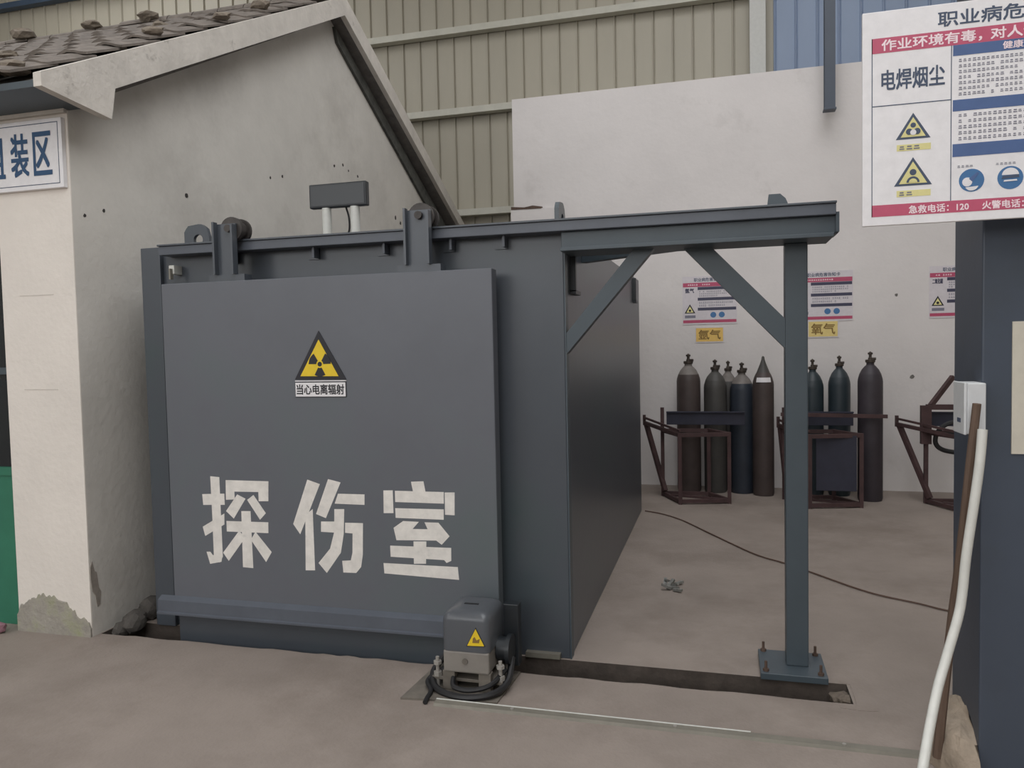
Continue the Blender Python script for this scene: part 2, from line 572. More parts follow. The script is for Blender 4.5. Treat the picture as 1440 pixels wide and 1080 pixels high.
# ================================================================== PLASTERED BUILDING
GX, FY = -3.47, 3.53          # gable face, front face
AY, AZ = 6.58, 4.83           # ridge
house = thing('plaster_building', 'small plastered building with grey gable and tiled roof inside the hall', 'building', (-4.5, 5.5, 0))
ngon_obj('gable_wall', [(FY, 0), (9.62, 0), (9.62, 3.12), (AY, 4.66), (FY, 3.05)], 'x', GX - 0.22, GX, M_GABLE, house)
# front: white pillar, lintel and a recessed green door with dark glass
def pillar():
    bm = bmesh.new()
    bx(bm, -3.985, GX - 0.001, FY - 0.006, FY + 0.24, 0.0, 2.95)
    return obj('front_pillar', bm, M_PILLAR, house)
pil = pillar()
box('lintel', -7.4, -3.985, FY - 0.006, FY + 0.24, 2.45, 2.95, M_PILLAR, house)
box('far_pier', -7.4, -6.0, FY - 0.006, FY + 0.24, 0, 2.45, M_PILLAR, house)
# crumbled plaster at the foot of the pillar
bm = bmesh.new()
top = [(-3.99, 0.10), (-3.95, 0.165), (-3.9, 0.185), (-3.86, 0.2), (-3.8, 0.225), (-3.74, 0.215), (-3.68, 0.205), (-3.62, 0.17), (-3.57, 0.125), (-3.52, 0.1), (GX + 0.0, 0.06)]
top = [(top[i][0] + (top[i + 1][0] - top[i][0]) * k / 4, top[i][1] + (top[i + 1][1] - top[i][1]) * k / 4 + random.uniform(-.014, .014)) for i in range(len(top) - 1) for k in range(4)] + [(GX, 0.05)]
prism(bm, [(-3.99, 0)] + top + [(GX, 0)], 'y', FY - 0.016, FY - 0.004)
obj('crumbled_plaster', bm, M_CRUMB, house)
bm = bmesh.new()
prism(bm, [(3.531, .40), (3.545, .43), (3.56, .37), (3.575, .36), (3.585, .27), (3.6, .24), (3.59, .17), (3.57, .16), (3.56, .23), (3.54, .26), (3.531, .33)], 'x', GX, GX + 0.004)
obj('plaster_scar', bm, M_SCAR, house)
# faint painted rectangle on the pillar
for (x0, x1, z0, z1) in ((-3.86, -3.62, 1.945, 1.95), (-3.86, -3.62, 1.41, 1.416)):
    box('faint_line', x0, x1, FY - 0.0075, FY - 0.005, z0, z1, M_FAINT, house)
gd = box('green_door', -6.0, -3.985, FY + 0.07, FY + 0.11, 0.0, 0.95, M_GREEN, house)
box('door_rail', -6.0, -3.985, FY + 0.06, FY + 0.07, 0.90, 0.95, M_GREEN, gd)
box('door_stile', -4.7, -4.64, FY + 0.06, FY + 0.07, 0.0, 0.90, M_GREEN, gd)
dw = box('door_window', -6.0, -3.985, FY + 0.08, FY + 0.1, 0.95, 2.45, M_GLASSDK, house)
box('glazing_bar', -6.0, -3.985, FY + 0.065, FY + 0.08, 1.5, 1.54, M_STEEL2, dw)
box('glazing_bar', -4.7, -4.66, FY + 0.06, FY + 0.08, 0.95, 2.45, M_STEEL2, dw)
# verge slab (the pale band) with the boxed eave end, and the roof slab
def verge():
    OX = -3.30
    a = Vector((3.2, 3.035))
    ap = Vector((AY, AZ))
    up = [(3.2, 3.035), (AY, AZ), (9.85, 3.24)]
    lowr = [(9.80, 3.10), (AY - 0.02, AZ - 0.175), (3.70, 3.105), (3.665, 2.925), (3.2, 2.965)]
    bm = bmesh.new()
    left = [up[0], up[1], lowr[1], lowr[2], lowr[3], lowr[4]]
    prism(bm, left, 'x', OX - 0.05, OX)
    bm.normal_update()
    bmesh.ops.triangulate(bm, faces=[f for f in bm.faces if len(f.verts) > 4])
    obj('verge_slab', bm, M_CORNICE, house)
    bm = bmesh.new()
    prism(bm, [up[1], up[2], (9.80, 3.13), lowr[1]], 'x', OX - 0.05, OX)
    obj('verge_slab', bm, M_CORNICE, house)
    bm = bmesh.new()
    prism(bm, [(3.2, 2.99), (AY, AZ - 0.05), (AY, AZ - .17), (3.6, 3.02)], 'x', -7.4, OX - 0.051)
    prism(bm, [(AY, AZ - 0.05), (9.85, 3.2), (9.85, 3.08), (AY, AZ - .17)], 'x', -7.4, OX - 0.051)
    obj('roof_slab', bm, M_RUBBLE, house)
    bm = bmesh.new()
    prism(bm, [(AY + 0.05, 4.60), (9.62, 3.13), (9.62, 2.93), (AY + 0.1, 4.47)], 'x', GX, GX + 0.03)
    obj('verge_shade_strip', bm, M_VERGE_SHADE, house)  # dark strip that paints the verge's cast shade onto the gable
    # eaves box along the front
    bm = bmesh.new()
    prism(bm, [(3.2, 2.965), (3.2, 3.0), (3.54, 3.1), (3.54, 2.955)], 'x', -7.4, OX - 0.051)
    obj('eaves_soffit', bm, M_STEEL2, house)  # dark slate colour stands in for the shade under the eaves
    box('eaves_trim', -7.4, GX, FY - 0.03, FY - 0.006, 2.935, 2.957, M_CORNICE, house)
verge()
# tiles of the front slope
ta = math.atan2(AZ - 3.035, AY - 3.2)
def tile_mesh():
    me = bpy.data.meshes.new('roof_tile')
    n = 6
    vs_, fs = [], []
    for j, (s, lift) in enumerate(((0, 0.02), (0.36, 0.002))):
        for t in (0, -0.014):
            for i in range(n + 1):
                u = i / n
                arch = 0.028 * math.sin(math.pi * u) ** 2
                vs_.append(((u - 0.5) * 0.25, s, lift + arch + t))
    m1 = n + 1
    for i in range(n):
        fs += [(i, i + 1, 2 * m1 + i + 1, 2 * m1 + i), (m1 + i, 3 * m1 + i, 3 * m1 + i + 1, m1 + i + 1), (i, m1 + i, m1 + i + 1, i + 1), (2 * m1 + i, 2 * m1 + i + 1, 3 * m1 + i + 1, 3 * m1 + i)]
    fs += [(0, 2 * m1, 3 * m1, m1), (n, m1 + n, 3 * m1 + n, 2 * m1 + n)]
    me.from_pydata(vs_, [], fs)
    me.materials.append(M_TILE)
    return me
tm = tile_mesh()
L = (AY - 3.2) / math.cos(ta)
nr = int(L / 0.3)
for rrow in range(nr + 1):
    for c in range(14):
        s = rrow * 0.3
        if s + 0.36 > L + 0.06:
            continue
        x = -3.60 - c * 0.25 + random.uniform(-0.012, 0.012)
        t = bpy.data.objects.new('roof_tile', tm)
        COL.objects.link(t)
        t.parent = house
        t.rotation_euler = (ta + random.uniform(-0.03, 0.03), random.uniform(-0.05, 0.05), random.uniform(-0.05, 0.05))
        t.location = Vector((x, 3.17 + s * math.cos(ta), 3.02 + s * math.sin(ta) + random.uniform(0, 0.012))) - W[house]
# ridge tiles and mortar lumps
for c in range(14):
    bm = bmesh.new()
    cx = -3.45 - c * 0.28
    zj = random.uniform(-0.01, 0.012)
    prism(bm, [(AY + 0.13 * math.cos(a), AZ - 0.02 + zj + 0.075 * math.sin(a)) for a in [math.pi * i / 8 for i in range(9)]], 'x', cx - 0.27, cx)
    obj('ridge_tile', bm, M_TILE, house)
for (x, y, z, r) in ((-5.33, 6.45, 4.86, .08), (-6.0, 6.45, 4.87, .07), (-6.85, 6.45, 4.88, .09), (-3.9, 3.35, 3.14, .05), (-3.6, 3.3, 3.12, .07), (-3.52, 4.3, 3.68, .05), (-3.5, 5.0, 4.05, .05), (-3.56, 5.6, 4.38, .06), (-4.2, 5.2, 4.15, .05), (-4.6, 4.2, 3.62, .05)):
    bm = bmesh.new()
    lump(bm, (x, y, z), r, 2, 0.22, (1.5, 1, 0.55))
    obj('mortar_lump', bm, M_LUMP, house)
for (y, z, r) in ((3.614, 2.391, .012), (3.757, 2.443, .013), (4.489, 2.662, .02), (5.51, 2.987, .012), (5.688, 3.035, .014), (6.586, 3.317, .015), (6.757, 3.361, .016), (6.871, 3.331, .012), (7.066, 3.317, .016), (7.962, 3.05, .025), (8.096, 3.008, .022)):
    ngon_obj('plaster_hole', [(y + r * random.uniform(.6, 1.1) * math.cos(a * .9), z + r * random.uniform(.6, 1.2) * math.sin(a * .9)) for a in range(7)], 'x', GX, GX + 0.002, M_HOLE, house)

# rough concrete heaped between the gable and the chamber
bm = bmesh.new()
for (x, y, z, r) in ((-3.37, 3.74, 0.03, .08), (-3.32, 3.69, 0.03, .07), (-3.35, 3.86, 0.07, .09), (-3.39, 3.66, 0.0, .06)):
    lump(bm, (x, y, z), r, 2, 0.15, (0.75, 1.0, 0.8))
tag(obj('concrete_heap', bm, M_HEAP), 'rough dark concrete heap in the gap between grey gable and steel chamber', 'concrete')

# ---- sign over the door
sg = thing('assembly_area_sign', 'white sign with blue Chinese lettering above the green door', 'sign', (-3.95, FY - 0.03, 2.535))
SYF = FY - 0.034
box('board', -4.62, -3.487, SYF, FY - 0.0065, 2.53, 2.91, M_BOARD, sg, bev=0.002)
for (a, b, c, d) in ((-4.6, -3.51, 2.885, 2.889), (-4.6, -3.51, 2.553, 2.557), (-3.514, -3.51, 2.553, 2.889), (-4.6, -4.596, 2.553, 2.889)):
    box('border_line', a, b, SYF - 0.001, SYF + 0.0005, c, d, M_INK, sg)
for ch, a, b in (('组', -4.03, -3.887), ('装', -3.838, -3.72), ('区', -3.682, -3.56)):
    text('lettering', ch, a, b, 2.607, 2.84, SYF - 0.002, M_SIGNBLUE, sg, bold=0.009)

# ================================================================== RADIOGRAPHY CHAMBER
CX0, CX1, CY0, CY1, CZ = -3.24, -0.757, 3.80, 7.40, 2.20
ch = thing('radiography_chamber', 'dark slate steel x-ray test chamber with sliding door and overhead rail', 'test chamber', (-2.0, 5.6, 0))
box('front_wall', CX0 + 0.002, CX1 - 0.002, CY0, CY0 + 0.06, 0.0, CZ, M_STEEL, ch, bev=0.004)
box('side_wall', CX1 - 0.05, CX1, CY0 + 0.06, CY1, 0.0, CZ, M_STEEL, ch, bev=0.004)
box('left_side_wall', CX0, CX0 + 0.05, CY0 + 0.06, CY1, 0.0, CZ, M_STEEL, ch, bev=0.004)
box('rear_wall', CX0 + 0.05, CX1 - 0.05, CY1 - 0.05, CY1, 0.0, CZ, M_STEEL, ch)
box('roof_plate', CX0 + 0.05, CX1 - 0.05, CY0 + 0.06, CY1 - 0.05, CZ - 0.05, CZ - 0.004, M_STEEL, ch)
box('left_jamb', CX0, CX0 + 0.13, CY0 - 0.03, CY0, 0.0, CZ + 0.012, M_STEEL, ch, bev=0.004)
box('corner_edge', CX1 - 0.001, CX1 + 0.006, CY0 - 0.004, CY0 + 0.06, 0.0, CZ, M_STEEL2, ch)
# rail along the top of the front
rl = box('rail', -3.06, 0.492, 3.70, 3.80, 2.155, 2.204, M_RAIL, ch, bev=0.003)
box('rail_cap', -3.062, 0.494, 3.69, 3.83, 2.204, 2.214, M_STEEL, rl, bev=0.002)
for x in (-2.62, -2.11, -1.70, -1.33, -1.05):
    box('rail_bracket', x - 0.006, x + 0.006, 3.735, 3.80 if x < CX1 else 3.75, 2.10, 2.155, M_RAIL, rl)
    if x < CX1:
        box('bracket_foot', x - 0.06, x + 0.006, 3.792, 3.80, 2.095, 2.155, M_STEEL, rl)
# cantilever beam carrying the rail beyond the chamber
cb = box('cantilever_beam', CX1 + 0.001, 0.506, 3.735, 3.90, 2.076, 2.155, M_STEEL2, ch, bev=0.003)
box('bottom_flange', CX1 + 0.001, 0.483, 3.70, 3.97, 2.058, 2.076, M_STEEL2, cb, bev=0.002)
box('beam_end_plate', 0.492, 0.507, 3.715, 3.93, 2.08, 2.168, M_STEEL2, cb)
beam('beam_tie', (CX1, 4.34, 2.10), (-0.14, 3.92, 2.10), 0.06, 0.075, M_STEEL2, ch)
post = box('post', 0.289, 0.39, 3.868, 3.968, 0.032, 2.058, M_STEEL2, ch, bev=0.005)
bp_ = box('post_base_plate', 0.165, 0.465, 3.757, 4.055, 0.0, 0.032, M_STEEL2, ch, bev=0.003)
for (x, y) in ((0.19, 3.785), (0.435, 4.02), (0.19, 4.03), (0.435, 3.785)):
    bm = bmesh.new()
    cyl(bm, (x, y, 0.03), (x, y, 0.08), 0.0065, 8)
    cyl(bm, (x, y, 0.03), (x, y, 0.044), 0.014, 6)
    obj('anchor_bolt', bm, M_RUST, bp_)
def knee(pts, name):
    bm = bmesh.new()
    prism(bm, pts, 'y', 3.79, 3.80 + 0.06)
    return obj(name, bm, M_STEEL2, ch)
bm = bmesh.new()
prism(bm, [(-0.415, 2.058), (-0.315, 2.058), (CX1 + 0.001, 1.552), (CX1 + 0.001, 1.655)], 'y', 3.80, 3.87)
obj('knee_brace', bm, M_STEEL2, ch)
bm = bmesh.new()
prism(bm, [(-0.175, 2.058), (-0.045, 2.058), (0.289, 1.705), (0.289, 1.565)], 'y', 3.868, 3.93)
obj('knee_brace', bm, M_STEEL2, ch)
# stop block on the rail, lifting lugs on the roof
ngon_obj('rail_stop', [(0.205, 2.214), (0.212, 2.272), (0.262, 2.272), (0.285, 2.25), (0.3, 2.214)], 'y', 3.76, 3.79, M_STEEL2, ch)
def lug(axis, c, at):
    bm = bmesh.new()
    out = [(c - 0.085, CZ - 0.02), (c - 0.085, CZ + 0.12), (c - 0.06, CZ + 0.155), (c + 0.03, CZ + 0.165), (c + 0.07, CZ + 0.14), (c + 0.085, CZ + 0.09), (c + 0.085, CZ - 0.02)]
    hole = disc_poly(c + 0.01, CZ + 0.072, 0.03, 10, math.pi * 2, 0)
    # plate with a hole: strip of quads between resampled outline and hole
    def sample(poly, n):
        Ls = [(Vector(poly[i]), Vector(poly[(i + 1) % len(poly)])) for i in range(len(poly))]
        tot = sum((b - a).length for a, b in Ls)
        pts, acc, idx = [], 0, 0
        for k in range(n):
            t = tot * k / n
            while acc + (Ls[idx][1] - Ls[idx][0]).length < t:
                acc += (Ls[idx][1] - Ls[idx][0]).length
                idx += 1
            a, b = Ls[idx]
            pts.append(a + (b - a) * ((t - acc) / (b - a).length))
        return pts
    n = 28
    O = sample(out, n)
    cc = Vector((c + 0.01, CZ + 0.072))
    H = [cc + (p - cc).normalized() * 0.032 for p in O]
    def P(p, t):
        return (p.x, t, p.y) if axis == 'y' else (t, p.x, p.y)
    vs4 = [[bm.verts.new(P(p, t)) for p in pp] for pp in (O, H) for t in (at - 0.012, at + 0.012)]
    o0, o1, h0, h1 = vs4
    for i in range(n):
        j = (i + 1) % n
        bm.faces.new((o0[i], o0[j], h0[j], h0[i]))
        bm.faces.new((o1[i], h1[i], h1[j], o1[j]))
        bm.faces.new((o0[i], o1[i], o1[j], o0[j]))
        bm.faces.new((h0[i], h0[j], h1[j], h1[i]))
    return obj('lifting_lug', bm, M_STEEL, ch)
lug('y', -3.0, 3.97)
lug('x', 4.08, -0.83)
# hooks on the side wall
for y, z in ((3.97, 2.08), (6.88, 2.18)):
    bm = bmesh.new()
    bx(bm, CX1, CX1 + 0.03, y - 0.015, y + 0.015, z - 0.2, z)
    bx(bm, CX1, CX1 + 0.03, y - 0.015, y + 0.13, z - 0.215, z - 0.195)
    obj('cable_hook', bm, M_DISPLAY, ch)
ls = box('limit_switch', -3.02, -2.985, 3.73, 3.80, 2.05, 2.1, M_PVC, ch, bev=0.003)
box('switch_lever', -3.005, -2.995, 3.71, 3.735, 2.02, 2.08, M_GALV, ls)
box('sill_bracket', CX1 - 0.23, CX1 - 0.05, 3.765, 3.80, 0.005, 0.03, M_GALV, ch)

# ---- sliding door
door = box('sliding_door', -2.985, -1.08, 3.62, 3.70, 0.142, 1.985, M_DOOR, ch, bev=0.004)
box('kick_plate', -2.98, -1.085, 3.648, 3.695, -0.05, 0.142, M_STEEL, door)  # recess shade put into the colour: darker slate than the door above
bm = bmesh.new()
prism(bm, [(3.62, 0.242), (3.588, 0.222), (3.585, 0.16), (3.575, 0.156), (3.575, 0.146), (3.62, 0.143)], 'x', -3.07, -1.085)
obj('door_bottom_rail', bm, M_RAIL, door)
def hanger(xl, xr, cx):
    bm = bmesh.new()
    bx(bm, xl - 0.045, xr + 0.05, 3.625, 3.695, 1.985, 2.02)
    bx(bm, xl, xr, 3.634, 3.644, 2.02, 2.292)
    bx(bm, xl, xl + 0.012, 3.60, 3.634, 2.02, 2.30)
    bx(bm, xr - 0.012, xr, 3.60, 3.634, 2.02, 2.285)
    obj('roller_hanger', bm, M_STEEL, door)
    bm = bmesh.new()
    z = 2.214 + 0.05
    cyl(bm, (cx, 3.672, z), (cx, 3.728, z), 0.05, 24)
    cyl(bm, (cx, 3.648, z), (cx, 3.674, z), 0.066, 24)
    cyl(bm, (cx, 3.726, z), (cx, 3.745, z), 0.066, 24)
    cyl(bm, (cx, 3.612, z), (cx, 3.76, z), 0.02, 12)
    obj('roller_wheel', bm, M_WHEEL, door, smooth=True)
hanger(-2.635, -2.51, -2.548)
hanger(-1.53, -1.395, -1.455)
GLYPHS = {'stencil_character_tan': [[(-2.719,0.924),(-2.662,0.92),(-2.659,0.479),(-2.68,0.446),(-2.716,0.465),(-2.716,0.696)],[(-2.762,0.502),(-2.738,0.503),(-2.723,0.485),(-2.659,0.493),(-2.669,0.45),(-2.742,0.435)],[(-2.775,0.823),(-2.634,0.83),(-2.634,0.768),(-2.771,0.763)],[(-2.78,0.641),(-2.639,0.72),(-2.641,0.659),(-2.766,0.59)],[(-2.622,0.905),(-2.357,0.905),(-2.362,0.797),(-2.421,0.795),(-2.421,0.845),(-2.57,0.843),(-2.57,0.8),(-2.625,0.796)],[(-2.553,0.828),(-2.502,0.806),(-2.58,0.694),(-2.627,0.734)],[(-2.452,0.828),(-2.38,0.731),(-2.417,0.694),(-2.492,0.8)],[(-2.531,0.737),(-2.474,0.739),(-2.47,0.426),(-2.534,0.428)],[(-2.627,0.679),(-2.367,0.682),(-2.369,0.623),(-2.627,0.621)],[(-2.549,0.629),(-2.514,0.59),(-2.622,0.458),(-2.656,0.502)],[(-2.448,0.627),(-2.353,0.52),(-2.389,0.464),(-2.478,0.582)]],
          'stencil_character_shang': [[(-2.123,0.92),(-2.05,0.898),(-2.176,0.625),(-2.216,0.679)],[(-2.142,0.729),(-2.097,0.764),(-2.095,0.435),(-2.151,0.432)],[(-2.001,0.926),(-1.929,0.91),(-2.021,0.718),(-2.078,0.738)],[(-1.946,0.85),(-1.794,0.851),(-1.796,0.796),(-1.967,0.797)],[(-1.97,0.768),(-1.913,0.77),(-1.92,0.638),(-1.94,0.538),(-2.026,0.425),(-2.073,0.476),(-2.002,0.557),(-1.975,0.647)],[(-2.05,0.699),(-1.967,0.702),(-1.969,0.643),(-2.052,0.644)],[(-1.91,0.698),(-1.808,0.7),(-1.814,0.534),(-1.826,0.468),(-1.855,0.435),(-1.929,0.433),(-1.934,0.495),(-1.884,0.5),(-1.873,0.542),(-1.869,0.643),(-1.912,0.645)]],
          'stencil_character_shi': [[(-1.533,0.924),(-1.465,0.928),(-1.455,0.873),(-1.523,0.871)],[(-1.687,0.875),(-1.635,0.877),(-1.634,0.759),(-1.689,0.757)],[(-1.623,0.875),(-1.357,0.876),(-1.358,0.817),(-1.623,0.817)],[(-1.352,0.874),(-1.299,0.876),(-1.302,0.76),(-1.353,0.761)],[(-1.624,0.785),(-1.359,0.788),(-1.361,0.735),(-1.623,0.735)],[(-1.582,0.72),(-1.496,0.719),(-1.531,0.681),(-1.449,0.683),(-1.465,0.718),(-1.39,0.719),(-1.332,0.652),(-1.375,0.607),(-1.404,0.627),(-1.622,0.619),(-1.636,0.683)],[(-1.658,0.589),(-1.325,0.593),(-1.326,0.527),(-1.351,0.515),(-1.364,0.529),(-1.657,0.531)],[(-1.528,0.617),(-1.458,0.62),(-1.463,0.505),(-1.529,0.501)],[(-1.698,0.496),(-1.292,0.497),(-1.287,0.432),(-1.695,0.442)]]}
LBL = {'stencil_character_tan': 'left white stencilled character', 'stencil_character_shang': 'middle white stencilled character', 'stencil_character_shi': 'right white stencilled character'}
for nm, polys in GLYPHS.items():
    bm = bmesh.new()
    for i, pl in enumerate(polys):
        prism(bm, pl, 'y', 3.6192 - 0.00004 * i, 3.6199)
    bm.normal_update()
    bmesh.ops.triangulate(bm, faces=[f for f in bm.faces if len(f.verts) > 4])
    o = obj('stencilled_character', bm, M_WHITEPAINT, door)
    o['label'] = LBL[nm]

# ---- radiation sign stuck on the door
rs = thing('radiation_sign', 'yellow and black triangular radiation warning sign with white caption on the chamber door', 'warning sign', (-2.024, 3.618, 1.366))
ngon_obj('triangle_plate', [(-2.172, 1.452), (-1.876, 1.449), (-2.026, 1.703)], 'y', 3.614, 3.6195, M_BLACK, rs)
yt = ngon_obj('yellow_field', [(-2.138, 1.468), (-1.918, 1.466), (-2.026, 1.658)], 'y', 3.6125, 3.615, M_YELLOW, rs)
tc = (-2.023, 1.53)
for a in (90 + 60, 90 - 60, 270):
    a0, a1 = math.radians(a - 29), math.radians(a + 29)
    pl = disc_poly(tc[0], tc[1], 0.064, 8, a0, a1) + disc_poly(tc[0], tc[1], 0.02, 6, a1, a0)
    ngon_obj('trefoil_blade', pl, 'y', 3.6115, 3.613, M_BLACK, rs)
ngon_obj('trefoil_hub', disc_poly(tc[0], tc[1], 0.0125, 16), 'y', 3.6115, 3.613, M_BLACK, rs)
box('white_line', -2.172, -1.876, 3.6145, 3.6195, 1.440, 1.445, M_PRINTWHITE, rs)
box('caption_border', -2.174, -1.878, 3.6155, 3.6195, 1.358, 1.438, M_BLACK, rs)
box('caption_plate', -2.171, -1.881, 3.6142, 3.617, 1.361, 1.434, M_PRINTWHITE, rs)
text('caption_lettering', '当心电离辐射', -2.163, -1.889, 1.372, 1.424, 3.6135, M_BLACK, rs, bold=0.014)

# ---- display on the roof
dp = thing('display_unit', 'black rectangular display on two white posts on the chamber roof', 'display', (-2.19, 4.2, CZ - 0.004))
cs = box('display_case', -2.386, -2.012, 4.2, 4.245, 2.452, 2.594, M_DISPLAY, dp, bev=0.006)
box('screen', -2.374, -2.024, 4.197, 4.202, 2.464, 2.582, M_SCREEN, cs)
for x in (-2.285, -2.098):
    bm = bmesh.new()
    cyl(bm, (x, 4.224, CZ - 0.003), (x, 4.224, 2.452), 0.028, 16)
    obj('display_post', bm, M_PVC, dp, smooth=True)
cable('display_cable', [(-2.165, 4.24, 2.455), (-2.145, 4.235, 2.39), (-2.15, 4.24, 2.31), (-2.2, 4.25, 2.25), (-2.24, 4.26, 2.2)], 0.006, M_CABLE, dp, 6)

# ================================================================== DOOR MOTOR
mo = thing('door_motor', 'grey gate motor with yellow warning triangle on a floor plate before the chamber door', 'motor', (-1.15, 3.4, 0))
mp_ = bmesh.new()
prism(mp_, [(-1.43, 3.185), (-0.985, 3.235), (-0.965, 3.575), (-1.40, 3.575)], 'z', 0.0, 0.010)
obj('floor_plate', mp_, M_PLATE, mo)
def motor_cover():
    bm = bmesh.new()
    y0, y1 = 3.30, 3.56
    z0, z1 = 0.2, 0.385
    levels = [(0, 0), (0.14, 0.0), (0.158, 0.004), (0.172, 0.014), (0.181, 0.03), (0.186, 0.055)]
    rings = []
    for dz, ins in levels:
        x0, x1, ya, yb = -1.266 + ins, -1.036 - ins, y0 + ins, y1 - ins
        r = 0.03
        ring = []
        for (cx, cy, a0) in ((x1 - r, ya + r, -90), (x1 - r, yb - r, 0), (x0 + r, yb - r, 90), (x0 + r, ya + r, 180)):
            for k in range(5):
                a = math.radians(a0 + 90 * k / 4)
                ring.append(bm.verts.new((cx + r * math.cos(a), cy + r * math.sin(a), z0 + dz)))
        rings.append(ring)
    n = len(rings[0])
    for a, b in zip(rings[:-1], rings[1:]):
        for i in range(n):
            bm.faces.new((a[i], a[(i + 1) % n], b[(i + 1) % n], b[i]))
    bm.faces.new(rings[0])
    bm.faces.new(rings[-1])
    return obj('motor_cover', bm, M_MOTOR, mo, smooth=True)
mc = motor_cover()
ngon_obj('warning_triangle', [(-1.146, 0.228), (-1.054, 0.232), (-1.099, 0.318)], 'y', 3.2975, 3.2998, M_BLACK, mc)
ngon_obj('yellow_triangle', [(-1.141, 0.2315), (-1.059, 0.235), (-1.099, 0.312)], 'y', 3.2965, 3.2985, M_YELLOW, mc)
ngon_obj('hand_mark', [(-1.115, 0.247), (-1.083, 0.248), (-1.079, 0.268), (-1.095, 0.26), (-1.104, 0.275), (-1.112, 0.268)], 'y', 3.2955, 3.297, M_PLACARDINK, mc)
box('top_slot', -1.19, -1.12, 3.41, 3.425, 0.384, 0.388, M_CABLE, mc)
gb = box('gearbox', -1.262, -1.04, 3.302, 3.55, 0.098, 0.2, M_MOTOR2, mo, bev=0.008)
bm = bmesh.new()
cyl(bm, (-1.155, 3.296, 0.155), (-1.155, 3.31, 0.155), 0.014, 12)
obj('oil_plug', bm, M_PLATE, gb)
for (x, y) in ((-1.24, 3.33), (-1.24, 3.52), (-1.065, 3.33), (-1.065, 3.52)):
    box('motor_foot', x - 0.03, x + 0.03, y - 0.02, y + 0.02, 0.01, 0.1, M_PLATE, mo, bev=0.003)
box('foot_plate', -1.33, -0.985, 3.33, 3.53, 0.045, 0.06, M_PLATE, mo, bev=0.002)
for (x, y) in ((-1.305, 3.34), (-1.305, 3.5), (-1.0, 3.35), (-1.0, 3.5)):
    bm = bmesh.new()
    cyl(bm, (x, y, 0.01), (x, y, 0.15), 0.009, 8)
    cyl(bm, (x, y, 0.06), (x, y, 0.08), 0.02, 6)
    cyl(bm, (x, y, 0.115), (x, y, 0.13), 0.02, 6)
    obj('stud_bolt', bm, M_BOLT, mo)
bm = bmesh.new()
cyl(bm, (-1.036, 3.45, 0.17), (-0.985, 3.45, 0.17), 0.055, 20)
cyl(bm, (-0.99, 3.45, 0.17), (-0.97, 3.45, 0.17), 0.07, 20)
obj('drive_gear', bm, M_DISPLAY, mo, smooth=True)
box('side_bracket', -1.03, -0.955, 3.52, 3.575, 0.06, 0.36, M_DISPLAY, mo, bev=0.004)
cable('motor_cable', [(-1.3, 3.45, 0.12), (-1.34, 3.38, 0.06), (-1.29, 3.28, 0.025), (-1.15, 3.225, 0.02), (-1.02, 3.26, 0.03), (-0.97, 3.36, 0.05), (-0.975, 3.47, 0.12)], 0.016, M_CABLE, mo)
cable('motor_cable', [(-1.28, 3.40, 0.08), (-1.35, 3.33, 0.04), (-1.31, 3.26, 0.022), (-1.305, 3.2, 0.015), (-1.30, 3.16, 0.012)], 0.011, M_CABLE, mo)
cable('motor_cable', [(-1.22, 3.32, 0.07), (-1.2, 3.27, 0.045), (-1.12, 3.26, 0.04), (-1.03, 3.29, 0.06), (-0.99, 3.4, 0.09)], 0.012, M_CABLE, mo)

# metal cable cover across the floor
cc = thing('cable_cover', 'long thin metal cable cover strip running across the concrete from the motor', 'cable cover', (-0.25, 3.18, 0))
bm = bmesh.new()
prism(bm, [(3.158, 0.0), (3.163, 0.013), (3.197, 0.015), (3.204, 0.0)], 'x', -1.26, 0.76)
obj('cover_strip', bm, M_GALV, cc)
box('edge_highlight', -1.26, 0.1, 3.196, 3.204, 0.006, 0.0165, M_PVC, cc)  # pale strip painting a highlight along the rear edge
for x in (-0.9, -0.2, 0.45):
    bm = bmesh.new()
    cyl(bm, (x, 3.18, 0.012), (x, 3.18, 0.018), 0.008, 8)
    obj('cover_screw', bm, M_BOLT, cc)

